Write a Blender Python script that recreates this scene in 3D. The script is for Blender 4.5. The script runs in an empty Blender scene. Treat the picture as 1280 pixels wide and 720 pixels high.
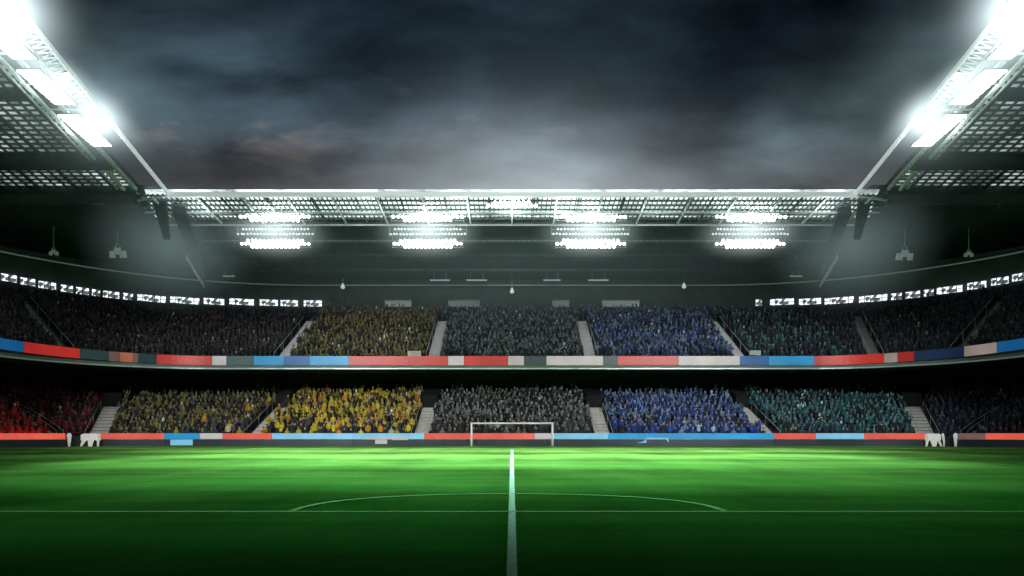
import bpy, math, random
import numpy as np
from mathutils import Vector, Matrix
random.seed(7); rng = np.random.default_rng(11)
scn = bpy.context.scene
COL = scn.collection
F = 1000.0; HOR = 541.0; CX = 640.0; EYE = 1.22     # focal length in px of a 1280 wide frame, horizon row, eye height

def at(px, py, d):
    """world point on the ray through a photo pixel at distance d along the pitch"""
    return Vector(((px-CX)/F*d, d, EYE+(HOR-py)/F*d))

# ------------------------------------------------------------------ mesh helper
class MB:
    def __init__(s): s.v=[]; s.f=[]; s.m=[]
    def add(s, vs, fs, mi=0):
        b=len(s.v); s.v += [tuple(p) for p in vs]
        s.f += [tuple(b+i for i in f) for f in fs]; s.m += [mi]*len(fs)
    def quad(s, a,b,c,d, mi=0): s.add([a,b,c,d],[(0,1,2,3)],mi)
    def box(s, x0,x1,y0,y1,z0,z1, mi=0):
        s.add([(x0,y0,z0),(x1,y0,z0),(x1,y1,z0),(x0,y1,z0),(x0,y0,z1),(x1,y0,z1),(x1,y1,z1),(x0,y1,z1)],
              [(0,3,2,1),(4,5,6,7),(0,1,5,4),(1,2,6,5),(2,3,7,6),(3,0,4,7)],mi)
    def bar(s, a, b, w, h=None, mi=0, w2=None, h2=None, up=(0,0,1)):
        a=Vector(a); b=Vector(b); h=h or w; w2=w2 or w; h2=h2 or h
        d=(b-a).normalized(); u=Vector(up)
        if abs(d.dot(u))>.98: u=Vector((0,1,0))
        r=d.cross(u).normalized(); u=r.cross(d).normalized()
        vs=[]
        for p,W,H in ((a,w,h),(b,w2,h2)):
            vs += [p-r*W/2-u*H/2, p+r*W/2-u*H/2, p+r*W/2+u*H/2, p-r*W/2+u*H/2]
        s.add(vs,[(0,1,2,3),(7,6,5,4),(0,4,5,1),(1,5,6,2),(2,6,7,3),(3,7,4,0)],mi)
    def tube(s, pts, r, n=8, mi=0, rs=None, cap=True):
        pts=[Vector(p) for p in pts]; vs=[]; fs=[]
        for i,p in enumerate(pts):
            d=(pts[min(i+1,len(pts)-1)]-pts[max(i-1,0)]).normalized()
            u=Vector((0,0,1)) if abs(d.z)<.9 else Vector((0,1,0))
            a=d.cross(u).normalized(); b=a.cross(d)
            R=rs[i] if rs else r
            vs += [p+(a*math.cos(2*math.pi*k/n)+b*math.sin(2*math.pi*k/n))*R for k in range(n)]
        for i in range(len(pts)-1):
            for k in range(n):
                fs.append((i*n+k,i*n+(k+1)%n,(i+1)*n+(k+1)%n,(i+1)*n+k))
        if cap: fs += [tuple(range(n-1,-1,-1)), tuple((len(pts)-1)*n+k for k in range(n))]
        s.add(vs,fs,mi)
    def lathe(s, prof, c=(0,0,0), n=16, mi=0):
        c=Vector(c); vs=[]; fs=[]
        for r,z in prof: vs += [c+Vector((r*math.cos(2*math.pi*k/n), r*math.sin(2*math.pi*k/n), z)) for k in range(n)]
        for i in range(len(prof)-1):
            for k in range(n): fs.append((i*n+k,i*n+(k+1)%n,(i+1)*n+(k+1)%n,(i+1)*n+k))
        s.add(vs,fs,mi)
    def build(s, name, mats, parent=None, smooth=False, origin=None):
        me=bpy.data.meshes.new(name)
        o=Vector(origin) if origin is not None else None
        me.from_pydata([tuple(Vector(p)-o) for p in s.v] if o is not None else s.v,[],s.f)
        for m in (mats if isinstance(mats,(list,tuple)) else [mats]): me.materials.append(m)
        me.polygons.foreach_set('material_index', s.m)
        if smooth: me.polygons.foreach_set('use_smooth',[True]*len(s.f))
        me.update()
        ob=bpy.data.objects.new(name,me); COL.objects.link(ob)
        if o is not None: ob.location=o
        if parent is not None:
            ob.parent=parent
            if o is not None: ob.location=o-parent.location
        return ob

def tag(o,label=None,cat=None,group=None,kind=None):
    if label: o['label']=label
    if cat: o['category']=cat
    if group: o['group']=group
    if kind: o['kind']=kind
    return o
def empty(name,loc=(0,0,0),label=None,cat=None,group=None):
    o=bpy.data.objects.new(name,None); o.location=loc; COL.objects.link(o); o.empty_display_size=.3
    return tag(o,label,cat,group)

# ------------------------------------------------------------------ materials
def mat(name, col, rough=.7, metal=0., noise=0., nscale=3., emis=None, estr=0., bump=0., bscale=20.):
    m=bpy.data.materials.new(name); m.use_nodes=True; nt=m.node_tree; n=nt.nodes; l=nt.links
    b=n['Principled BSDF']; b.inputs['Base Color'].default_value=(*col,1); b.inputs['Roughness'].default_value=rough; b.inputs['Metallic'].default_value=metal
    if noise or bump:
        tc=n.new('ShaderNodeTexCoord')
    if noise:
        t=n.new('ShaderNodeTexNoise'); t.inputs['Scale'].default_value=nscale; t.inputs['Detail'].default_value=6
        l.new(tc.outputs['Object'],t.inputs['Vector'])
        r=n.new('ShaderNodeMapRange'); r.inputs['From Min'].default_value=.3; r.inputs['From Max'].default_value=.7
        r.inputs['To Min'].default_value=1-noise; r.inputs['To Max'].default_value=1+noise
        l.new(t.outputs['Fac'],r.inputs['Value'])
        mx=n.new('ShaderNodeVectorMath'); mx.operation='SCALE'; mx.inputs[0].default_value=col
        l.new(r.outputs[0],mx.inputs['Scale']); l.new(mx.outputs[0],b.inputs['Base Color'])
    if bump:
        t2=n.new('ShaderNodeTexNoise'); t2.inputs['Scale'].default_value=bscale; t2.inputs['Detail'].default_value=4
        l.new(tc.outputs['Object'],t2.inputs['Vector'])
        bp=n.new('ShaderNodeBump'); bp.inputs['Strength'].default_value=bump; l.new(t2.outputs['Fac'],bp.inputs['Height']); l.new(bp.outputs[0],b.inputs['Normal'])
    if emis is not None:
        b.inputs['Emission Color'].default_value=(*emis,1); b.inputs['Emission Strength'].default_value=estr
    return m

M={}
M['concrete']=mat('concrete_dark',(.03,.032,.036),.85,noise=.25,nscale=1.2)
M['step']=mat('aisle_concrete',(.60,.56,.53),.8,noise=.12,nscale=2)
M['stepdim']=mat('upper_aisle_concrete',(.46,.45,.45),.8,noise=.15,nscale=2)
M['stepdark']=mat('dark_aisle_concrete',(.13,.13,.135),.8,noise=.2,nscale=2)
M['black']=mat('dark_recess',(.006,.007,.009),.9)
M['wall']=mat('rear_wall_panel',(.035,.045,.05),.7,noise=.3,nscale=.6)
M['lip']=mat('balcony_edge_metal',(.16,.19,.19),.5,metal=.3,noise=.2,nscale=.4)
M['lipline']=mat('pale_glow_metal',(.5,.55,.54),.35,metal=.5,noise=.3,nscale=.25,emis=(.8,1,.97),estr=.05)  # slight glow added, standing for lamplight caught by the metal
M['roof']=mat('roof_sheet',(.035,.05,.05),.6,noise=.25,nscale=.35)
M['steel']=mat('dark_steel',(.05,.06,.062),.5,metal=.3,noise=.2,nscale=1)
M['wsteel']=mat('white_painted_steel',(.8,.84,.84),.6,noise=.12,nscale=1.5)
M['gutter']=mat('front_edge_beam',(.8,.82,.82),.4,emis=(.85,.95,1),estr=.38)  # glow added for the lamplight that the beam catches
M['post']=mat('goal_paint',(.88,.89,.88),.4,emis=(1,1,1),estr=.12)  # slight glow added to the white paint, in place of floodlight
M['whitecloth']=mat('white_cover',(.9,.88,.84),.8,noise=.06,nscale=6,emis=(1,.97,.9),estr=.25)  # glow added so that the cloth looks more strongly lit
M['lamp']=mat('lamp_glass',(.9,.9,.9),.3,emis=(.93,1.0,.98),estr=9)
for _m in ('lamp',):
    nt=M[_m].node_tree; oi=nt.nodes.new('ShaderNodeObjectInfo'); mr=nt.nodes.new('ShaderNodeMapRange'); mr.inputs['To Min'].default_value=3.5; mr.inputs['To Max'].default_value=13
    nt.links.new(oi.outputs['Random'],mr.inputs['Value']); nt.links.new(mr.outputs[0],nt.nodes['Principled BSDF'].inputs['Emission Strength'])
M['lampsoft']=mat('lamp_glass_dim',(.9,.9,.9),.3,emis=(.9,1.0,.98),estr=7)
M['lampreflect']=mat('lamp_reflection_glow',(.9,.9,.9),.3,emis=(.9,1.0,.98),estr=.6)
M['housing']=mat('lamp_housing',(.3,.33,.33),.4,metal=.6)
M['speaker']=mat('speaker_grey',(.4,.45,.45),.5,noise=.2,nscale=2,emis=(.8,1,.97),estr=.07)  # faint glow added where little lamplight reaches the boxes
M['shade']=mat('opal_shade',(.7,.75,.75),.5,emis=(.85,1,.97),estr=.4)
M['rail']=mat('rail_metal',(.55,.58,.6),.4,metal=.4)

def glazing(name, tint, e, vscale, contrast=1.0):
    """translucent roof sheet: panels given an uneven added glow in place of lamplight"""
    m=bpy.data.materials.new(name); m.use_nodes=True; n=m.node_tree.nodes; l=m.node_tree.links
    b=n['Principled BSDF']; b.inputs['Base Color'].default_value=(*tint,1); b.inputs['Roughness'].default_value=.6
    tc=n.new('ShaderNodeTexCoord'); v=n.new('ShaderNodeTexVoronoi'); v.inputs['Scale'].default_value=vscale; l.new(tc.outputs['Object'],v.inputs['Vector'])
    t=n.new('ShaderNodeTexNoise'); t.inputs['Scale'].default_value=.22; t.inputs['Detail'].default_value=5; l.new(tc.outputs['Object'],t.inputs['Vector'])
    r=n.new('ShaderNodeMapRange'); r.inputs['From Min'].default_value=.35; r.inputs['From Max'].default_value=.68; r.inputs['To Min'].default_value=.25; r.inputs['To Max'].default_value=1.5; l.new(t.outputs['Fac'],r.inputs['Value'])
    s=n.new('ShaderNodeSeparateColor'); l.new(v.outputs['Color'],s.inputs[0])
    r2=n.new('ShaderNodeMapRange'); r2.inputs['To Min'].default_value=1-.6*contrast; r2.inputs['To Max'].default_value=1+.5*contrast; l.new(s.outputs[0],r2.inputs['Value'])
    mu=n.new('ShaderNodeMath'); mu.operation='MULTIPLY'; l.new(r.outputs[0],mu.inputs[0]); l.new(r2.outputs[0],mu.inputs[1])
    mu2=n.new('ShaderNodeMath'); mu2.operation='MULTIPLY'; l.new(mu.outputs[0],mu2.inputs[0]); mu2.inputs[1].default_value=e  # emission put in for lamplight on the sheet
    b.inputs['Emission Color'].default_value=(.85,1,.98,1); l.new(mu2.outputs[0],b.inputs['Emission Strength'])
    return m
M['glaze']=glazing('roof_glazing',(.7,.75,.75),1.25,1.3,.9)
M['lattice']=mat('lattice_steel',(.10,.12,.12),.6,noise=.3,nscale=1)
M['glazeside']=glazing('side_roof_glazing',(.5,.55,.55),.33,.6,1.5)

def led(name,col,e):
    m=bpy.data.materials.new(name); m.use_nodes=True; n=m.node_tree.nodes; l=m.node_tree.links
    b=n['Principled BSDF']; b.inputs['Roughness'].default_value=.35
    tc=n.new('ShaderNodeTexCoord'); t=n.new('ShaderNodeTexNoise'); t.inputs['Scale'].default_value=.35; t.inputs['Detail'].default_value=3; l.new(tc.outputs['Object'],t.inputs['Vector'])
    r=n.new('ShaderNodeMapRange'); r.inputs['From Min'].default_value=.3; r.inputs['From Max'].default_value=.7; r.inputs['To Min'].default_value=.75*e; r.inputs['To Max'].default_value=1.15*e
    l.new(t.outputs['Fac'],r.inputs['Value']); l.new(r.outputs[0],b.inputs['Emission Strength'])
    b.inputs['Base Color'].default_value=(*[c*.12 for c in col],1); b.inputs['Emission Color'].default_value=(*col,1)
    return m
LC={'red':(.60,.028,.025),'deepred':(.36,.018,.02),'white':(.60,.57,.55),'cyan':(.02,.33,.66),'blue':(.006,.12,.34),'navy':(.004,.018,.07),
    'dark':(.02,.045,.055),'peach':(.5,.16,.09),'slate':(.06,.11,.11),'coral':(.85,.12,.08),'sky':(.25,.62,.85),'brown':(.2,.11,.1),'beige':(.38,.3,.27)}
LM={k:led('display_'+k,c,.66) for k,c in LC.items()}
LMlow={k:led('board_'+k,c,.85) for k,c in LC.items()}

# ------------------------------------------------------------------ pitch
def pitch_mat():
    m=bpy.data.materials.new('pitch_turf'); m.use_nodes=True; n=m.node_tree.nodes; l=m.node_tree.links
    b=n['Principled BSDF']; b.inputs['Roughness'].default_value=.95; b.inputs['Specular IOR Level'].default_value=.02
    tc=n.new('ShaderNodeTexCoord'); sp=n.new('ShaderNodeSeparateXYZ'); l.new(tc.outputs['Object'],sp.inputs[0])
    def noise(scale,vec,det=6,rough=.6):
        t=n.new('ShaderNodeTexNoise'); t.inputs['Scale'].default_value=scale; t.inputs['Detail'].default_value=det; t.inputs['Roughness'].default_value=rough
        l.new(vec,t.inputs['Vector']); return t.outputs['Fac']
    def math_(op,a,b_):
        q=n.new('ShaderNodeMath'); q.operation=op
        for i,v in enumerate((a,b_)):
            if isinstance(v,(int,float)): q.inputs[i].default_value=v
            else: l.new(v,q.inputs[i])
        return q.outputs[0]
    mp=n.new('ShaderNodeMapping'); mp.inputs['Scale'].default_value=(.10,1.0,1); mp.inputs['Rotation'].default_value=(0,0,math.radians(3)); l.new(tc.outputs['Object'],mp.inputs[0])
    mp2=n.new('ShaderNodeMapping'); mp2.inputs['Scale'].default_value=(.16,.6,1); mp2.inputs['Rotation'].default_value=(0,0,math.radians(-14)); l.new(tc.outputs['Object'],mp2.inputs[0])
    # mowing bands run across the pitch
    wob=math_('MULTIPLY',noise(.05,tc.outputs['Object']),6.0)
    band=math_('SINE',math_('ADD',math_('MULTIPLY',sp.outputs['Y'],2*math.pi/11.0),wob),0)
    band=math_('MULTIPLY',band,.24)
    s1=math_('MULTIPLY',math_('SUBTRACT',noise(.55,mp.outputs[0]),.5),.95)
    s2=math_('MULTIPLY',math_('SUBTRACT',noise(.5,mp2.outputs[0]),.5),1.1)
    mp3=n.new('ShaderNodeMapping'); mp3.inputs['Scale'].default_value=(.30,.075,1); mp3.inputs['Rotation'].default_value=(0,0,math.radians(38)); l.new(tc.outputs['Object'],mp3.inputs[0])
    s3=math_('MULTIPLY',math_('SUBTRACT',noise(1.0,mp3.outputs[0],3),.5),1.3)
    s2=math_('ADD',s2,s3)
    fine=math_('ADD',math_('MULTIPLY',math_('SUBTRACT',noise(40,tc.outputs['Object'],8,.8),.5),1.5),math_('MULTIPLY',math_('SUBTRACT',noise(5,tc.outputs['Object'],6,.7),.5),.7))
    fac=math_('ADD',math_('ADD',math_('ADD',band,s1),math_('ADD',s2,fine)),1.0)
    fac=math_('MAXIMUM',fac,.35)
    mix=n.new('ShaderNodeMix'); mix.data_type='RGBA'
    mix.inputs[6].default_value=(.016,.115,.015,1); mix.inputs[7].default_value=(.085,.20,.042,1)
    gr=math_('MULTIPLY',math_('SUBTRACT',sp.outputs['Y'],12),1/45.)          # far half painted paler, standing in for sheen under the floodlights
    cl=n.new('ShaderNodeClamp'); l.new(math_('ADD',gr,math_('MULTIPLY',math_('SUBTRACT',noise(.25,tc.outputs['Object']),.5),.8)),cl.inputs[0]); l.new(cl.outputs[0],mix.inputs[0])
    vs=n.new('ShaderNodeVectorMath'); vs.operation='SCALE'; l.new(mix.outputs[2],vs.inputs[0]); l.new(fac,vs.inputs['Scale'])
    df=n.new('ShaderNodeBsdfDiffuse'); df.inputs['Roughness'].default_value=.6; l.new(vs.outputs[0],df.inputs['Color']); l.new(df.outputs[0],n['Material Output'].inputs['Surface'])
    bp=n.new('ShaderNodeBump'); bp.inputs['Strength'].default_value=.5; bp.inputs['Distance'].default_value=.03
    l.new(noise(45,tc.outputs['Object'],6,.8),bp.inputs['Height']); l.new(bp.outputs[0],df.inputs['Normal'])
    return m
g=MB(); g.quad((-600,-300,-.012),(600,-300,-.012),(600,900,-.012),(-600,900,-.012))
tag(g.build('ground',mat('outer_ground',(.03,.035,.035),.9,noise=.3,nscale=.2)),kind='structure')
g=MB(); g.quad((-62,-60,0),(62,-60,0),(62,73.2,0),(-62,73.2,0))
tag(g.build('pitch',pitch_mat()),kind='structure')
def line_mat(name,c,lo):
    m=mat(name,c,.9); n=m.node_tree.nodes; l=m.node_tree.links; b=n['Principled BSDF']; b.inputs['Specular IOR Level'].default_value=0; b.inputs['IOR'].default_value=1.0
    tc=n.new('ShaderNodeTexCoord'); t=n.new('ShaderNodeTexNoise'); t.inputs['Scale'].default_value=14; t.inputs['Detail'].default_value=6; l.new(tc.outputs['Object'],t.inputs['Vector'])
    cr=n.new('ShaderNodeMix'); cr.data_type='RGBA'; cr.inputs[6].default_value=(*lo,1); cr.inputs[7].default_value=(*c,1)
    r=n.new('ShaderNodeMapRange'); r.inputs['From Min'].default_value=.35; r.inputs['From Max'].default_value=.6; l.new(t.outputs['Fac'],r.inputs['Value'])
    l.new(r.outputs[0],cr.inputs[0]); l.new(cr.outputs[2],b.inputs['Base Color']); return m
ML=line_mat('chalk_line',(.07,.22,.075),(.03,.14,.03)); MLc=line_mat('fresh_chalk_line',(.13,.27,.20),(.07,.20,.11))
g=MB()   # long line up the middle of the picture
g.quad((-.040,1.5,.004),(.040,1.5,.004),(.10,57,.004),(-.10,57,.004))
tag(g.build('centre_line',MLc),kind='structure')
g=MB(); g.quad((-60,12.28,.008),(60,12.28,.008),(60,12.40,.008),(-60,12.40,.008)); tag(g.build('cross_line',ML),kind='structure')
g=MB()
c=Vector((-.06,12.42)); R0=3.36; K=40
prev=None
for k in range(K+1):
    a=math.pi*k/K
    q=[(c.x+math.cos(a)*r*(1.0),c.y+math.sin(a)**.8*r*1.04,.012) for r in (R0-.055,R0+.055)]
    if prev: g.quad(prev[0],prev[1],q[1],q[0])
    prev=q
tag(g.build('centre_arc_line',ML),kind='structure')

# ------------------------------------------------------------------ bowl geometry
def lerp(a,b,t): return a+(b-a)*t
LOW=dict(T=16.,a=(74.,31.,14.,16.),b=(90.,29.,28.,32.),z0=.45,rake=.345,row=.95)
UPP=dict(T=22.,a=(80.,29.,14.,16.),b=(102.,24.5,35.,40.),z0=8.25,rake=.40,row=.88)
def level(B,t):
    k=t/B['T']; return [lerp(p,q,k) for p,q in zip(B['a'],B['b'])]   # Y,X0,Rx,Ry
def pt(B,t,th,side):                 # point on the corner arc at angle th (degrees)
    Y,X0,Rx,Ry=level(B,t); r=math.radians(th)
    return (side*(X0+Rx*math.sin(r)), Y-Ry+Ry*math.cos(r))
YEND=40.
def curve(B,t,part,n=14):
    """polyline for one stretch of the bowl: 'back' (left to right), 'left' / 'right' (from the back outwards, then towards us)"""
    Y,X0,Rx,Ry=level(B,t)
    if part=='back': return [(lerp(-X0,X0,k/8),Y) for k in range(9)]
    s=-1 if part=='left' else 1
    P=[pt(B,t,90*k/n,s) for k in range(n+1)]
    P.append((P[-1][0],YEND)); return P
def zrise(x,y,part): return 0
def tier(B,part,name,parent,t0=0,t1=None,m=None):
    t1=t1 or B['T']; g=MB(); n=int(round((t1-t0)/B['row'])); flip=part=='left'
    for i in range(n):
        ta=t0+i*B['row']; tb=ta+B['row']; z=B['z0']+B['rake']*ta; zn=B['z0']+B['rake']*tb
        A=curve(B,ta,part); C=curve(B,tb,part)
        for k in range(len(A)-1):
            q=[(*A[k],z),(*A[k+1],z),(*C[k+1],z),(*C[k],z)]; r=[(*C[k],z),(*C[k+1],z),(*C[k+1],zn),(*C[k],zn)]
            if flip: q=q[::-1]; r=r[::-1]
            g.quad(*q); g.quad(*r)
    return g.build(name,m or M['concrete'],parent)
def ribbon(B,t,part,z0,z1,name,mm,parent,thick=.0,tt=None):
    """vertical strip following the bowl; tt another offset for its top; thick gives it a body"""
    g=MB(); A=curve(B,t,part); C=curve(B,tt if tt is not None else t,part); D=curve(B,(tt if tt is not None else t)+thick,part); E=curve(B,t+thick,part)
    for k in range(len(A)-1):
        a=(*A[k],z0);b=(*A[k+1],z0);c=(*C[k+1],z1);d=(*C[k],z1)
        g.quad(a,b,c,d)
        if thick:
            g.quad(d,c,(*D[k+1],z1),(*D[k],z1)); g.quad((*E[k],z0),(*E[k+1],z0),b,a); g.quad((*E[k+1],z0),(*E[k],z0),(*D[k],z1),(*D[k+1],z1))
    return g.build(name,mm,parent)

# aisles: (tier, kind, position, top position, half width, label)
LOW_AIS=[('x',-8.55,-8.62,.70),('x',8.55,8.62,.70),('x',-24.2,-24.1,.55),('x',24.2,24.1,.55),('thL',28,28,.75),('thR',28,28,.75),('thL',39,53,.22),('thR',39,53,.22)]
UPP_AIS=[('x',-7.95,-8.25,.58),('x',7.95,8.25,.58),('x',-23.2,-23.9,.55),('x',23.2,23.9,.5),('thL',56,56,.6),('thR',28,28,.55),('thR',56,56,.6)]
def aisle_pt(B,a,t):
    k=min(t/(B['T']*.62),1.4)
    p=lerp(a[1],a[2],k)
    if a[0]=='x': return Vector((p,level(B,t)[0])),Vector((1,0))
    s=-1 if a[0]=='thL' else 1
    q=Vector(pt(B,t,p,s)); q1=Vector(pt(B,t,p-1,s)); q2=Vector(pt(B,t,p+1,s)); tg=(q2-q1).normalized()
    if s<0: tg=-tg
    return q,tg
def aisle(B,a,tmax,parent,mm):
    g=MB(); st=B['row']/2; n=int(tmax/st)
    for i in range(n):
        ta=i*st; tb=ta+st; z=B['z0']+B['rake']*ta+B['rake']*st*.5+.03; zn=z+B['rake']*st
        (p,u),(q,v)=aisle_pt(B,a,ta),aisle_pt(B,a,tb); w=a[3]
        L0=(*(p-u*w),z);R0_=(*(p+u*w),z);R1=(*(q+v*w),z);L1=(*(q-v*w),z)
        g.quad(L0,R0_,R1,L1); g.quad(L1,R1,(*(q+v*w),zn),(*(q-v*w),zn))
        # low kerbs so that the steps read as a channel
    o=g.build('aisle',mm,parent)
    r=MB()
    for sgn in (-1,1):
        pts=[]
        for i in range(0,n+1,3):
            p,u=aisle_pt(B,a,i*st); zz=B['z0']+B['rake']*i*st+.95
            pts.append((*(p+u*sgn*(a[3]+.06)),zz))
        r.tube(pts,.025,5)
        for q in pts[::3]: r.tube([q,(q[0],q[1],q[2]-.9)],.02,4)
    r.build('handrail',M['rail'],o)
    return o
stands={}
for part,lab in (('back','long two tier stand behind the goal, packed with spectators'),('left','curved two tier corner stand with red and dark crowd, left of the goal'),('right','curved two tier corner stand with navy crowd, right of the goal')):
    S=empty('grandstand',(0,74,0) if part=='back' else ((-45,62,0) if part=='left' else (45,62,0)),lab,'grandstand','two tier stands around the pitch')
    S.location=(0,0,0)
    stands[part]=S
    tier(LOW,part,'lower_tier',S); tier(UPP,part,'upper_tier',S)
    ribbon(LOW,-.05,part,0,.9,'front_wall',M['wall'],S,thick=.05)
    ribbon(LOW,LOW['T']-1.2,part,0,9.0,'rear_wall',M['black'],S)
    ribbon(UPP,UPP['T']+.1,part,0,20.9,'upper_rear_wall',M['wall'],S)
    # balcony: underside and its edge
    g=MB(); A=curve(UPP,-.2,part); Bc=curve(UPP,3,part); Cc=curve(LOW,LOW['T'],part)
    for k in range(len(A)-1):
        g.quad((*A[k],7.52),(*A[k+1],7.52),(*Bc[k+1],7.40),(*Bc[k],7.40)); g.quad((*Bc[k],7.40),(*Bc[k+1],7.40),(*Cc[k+1],8.6),(*Cc[k],8.6))
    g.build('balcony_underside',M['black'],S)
    ribbon(UPP,-.30,part,7.52,7.93,'balcony_edge',M['lip'],S,thick=.28,tt=-.38)
    ribbon(UPP,-.41,part,7.56,7.66,'edge_highlight',M['lipline'],S,thick=.06)  # pale strip standing in for the highlight along the balcony edge
for a in LOW_AIS:
    S=stands['left' if a[0]=='thL' else 'right' if a[0]=='thR' else 'back']
    o=aisle(LOW,a,9.6 if a[3]>.3 else 11.5,S,M['step'])
    if a[3]>.3:   # dark stair mouth above the aisle
        g=MB(); p,u=aisle_pt(LOW,a,9.8); q,v=aisle_pt(LOW,a,13.4); z=LOW['z0']+LOW['rake']*9.8
        for (P,U,Q,V) in ((p,u,q,v),):
            w=a[3]+.12
            c=[P-U*w,P+U*w,Q+V*w,Q-V*w]
            vs=[(*c[0],z-.1),(*c[1],z-.1),(*c[2],z-.1),(*c[3],z-.1),(*c[0],z+1.35),(*c[1],z+1.35),(*c[2],z+2.3),(*c[3],z+2.3)]
            g.add(vs,[(0,1,5,4),(1,2,6,5),(2,3,7,6),(3,0,4,7),(4,5,6,7)])
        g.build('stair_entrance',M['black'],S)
for a in UPP_AIS:
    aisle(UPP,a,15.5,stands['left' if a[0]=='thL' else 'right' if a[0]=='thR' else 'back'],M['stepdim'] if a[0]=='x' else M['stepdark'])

# display ribbon on the balcony edge: coloured fields by bearing
def ribbon_x(B,t,px):
    """point of the bowl curve at offset t seen on bearing px"""
    r=(px-CX)/F
    Y,X0,Rx,Ry=level(B,t)
    if abs(r)*Y<=X0: return Vector((r*Y,Y))
    s=1 if r>0 else -1; lo,hi=0,90
    for _ in range(40):
        th=(lo+hi)/2; x,y=pt(B,t,th,s)
        if abs(x/y)<abs(r): lo=th
        else: hi=th
    return Vector(pt(B,t,lo,s))
SEG=[(-60,30,'blue'),(30,100,'red'),(100,136,'dark'),(136,150,'brown'),(150,166,'peach'),(166,173,'brown'),(173,196,'dark'),(196,265,'red'),(265,283,'white'),(283,317,'slate'),
 (317,355,'cyan'),(355,387,'blue'),(387,436,'cyan'),(436,511,'red'),(511,560,'red'),(560,580,'white'),(580,635,'red'),(635,655,'white'),(655,683,'dark'),(683,754,'white'),(754,772,'dark'),
 (772,848,'red'),(848,925,'white'),(925,961,'blue'),(961,1018,'cyan'),(1018,1105,'red'),(1105,1122,'beige'),(1122,1143,'deepred'),(1143,1205,'navy'),(1205,1246,'beige'),(1246,1340,'blue')]
RB=empty('ribbon_display',(0,0,0),'long coloured display ribbon along the front edge of the upper balcony','display')
for x0,x1,cn in SEG:
    n=max(2,int((x1-x0)/8)); g=MB(); P=[ribbon_x(UPP,-.5,lerp(x0,x1,k/n)) for k in range(n+1)]
    if x0+x1>0: P[0]=P[0].lerp(P[1],.02); P[-1]=P[-1].lerp(P[-2],.02)
    for k in range(n):
        a,b=P[k],P[k+1]; nn=Vector((-(b-a).y,(b-a).x)).normalized()*.12
        zz=lambda p:0.25*max(0,(80-p.y)/13)
        g.quad((*a,7.94+zz(a)),(*b,7.94+zz(b)),(*b,8.84+zz(b)),(*a,8.84+zz(a)))
        g.quad((*a,8.84+zz(a)),(*b,8.84+zz(b)),(*(b+nn),8.84+zz(b)),(*(a+nn),8.84+zz(a)))
        g.quad((*b,7.94+zz(b)),(*a,7.94+zz(a)),(*(a+nn),7.94+zz(a)),(*(b+nn),7.94+zz(b)))
    o=g.build('display_panel',LM[cn],RB)
    o['label']={'red':'bright red panel','deepred':'deep red panel','white':'white panel','cyan':'light blue panel','blue':'blue panel','navy':'navy panel','dark':'dark panel','peach':'orange panel','slate':'grey green panel','brown':'brown panel','beige':'beige panel'}[cn]
# balcony parapet behind the ribbon, hiding the first riser
for part in ('back','left','right'):
    ribbon(UPP,-.32,part,7.94,8.8,'parapet',M['concrete'],stands[part],thick=.2)
# small white notices above the ribbon
for i,(px,py,w,h,lab) in enumerate([(518,442,17,7,'small pale cloth banner on the balcony left of the aisle, in the yellow block'),(944,441,14,6,'small pale cloth banner on the balcony beside the aisle between blue and teal blocks')]):
    p=at(px,py,79.6); g=MB(); K=6
    for k in range(K):
        xa,xb=[(-w/2+w*j/K)*.0796 for j in (k,k+1)]; ya,yb=[.05*math.sin(j*1.9) for j in (k,k+1)]; zt=h/2*.0796
        g.quad((xa,ya,-zt+.03*math.sin(k)),(xb,yb,-zt+.03*math.sin(k+1)),(xb,yb*.3,zt),(xa,ya*.3,zt))
    o=g.build('cloth_banner',mat('pale_cloth',(.45,.45,.42),.9)); o.location=p; tag(o,lab,'banner')

# ------------------------------------------------------------------ windows in the rear wall
WIN=[(0,22),(24,45),(47,71),(75,92),(94,112),(114,126),(128,150),(153,167),(171,208),(212,250),(254,281),(286,318),(324,348),(350,373),(379,403),
     (944,953),(962,993),(998,1027),(1030,1068),(1073,1110),(1113,1128),(1131,1151),(1154,1168),(1170,1204),(1208,1234),(1238,1262),(1264,1290)]
M['winframe']=mat('window_frame',(.12,.13,.14),.5)
def window_mat():
    m=bpy.data.materials.new('lit_window'); m.use_nodes=True; n=m.node_tree.nodes; l=m.node_tree.links; b=n['Principled BSDF']
    tc=n.new('ShaderNodeTexCoord'); v=n.new('ShaderNodeTexVoronoi'); v.inputs['Scale'].default_value=2.6; l.new(tc.outputs['Object'],v.inputs['Vector'])
    s=n.new('ShaderNodeSeparateColor'); l.new(v.outputs['Color'],s.inputs[0])
    r=n.new('ShaderNodeMapRange'); r.inputs['From Min'].default_value=.25; r.inputs['From Max'].default_value=.6; r.inputs['To Min'].default_value=.12; r.inputs['To Max'].default_value=1.5; l.new(s.outputs[1],r.inputs['Value'])
    b.inputs['Base Color'].default_value=(.1,.1,.1,1); b.inputs['Emission Color'].default_value=(.86,.93,1,1); l.new(r.outputs[0],b.inputs['Emission Strength']); return m
M['win']=window_mat()
M['windim']=mat('unlit_window',(.09,.1,.1),.3,emis=(.5,.6,.6),estr=.02)  # trace of emission added so that the dark panes show
ordw=['first','second','third','fourth','fifth','sixth','seventh','eighth','ninth','tenth','eleventh','twelfth','thirteenth','fourteenth','fifteenth','sixteenth','seventeenth','eighteenth','nineteenth','twentieth']
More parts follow.
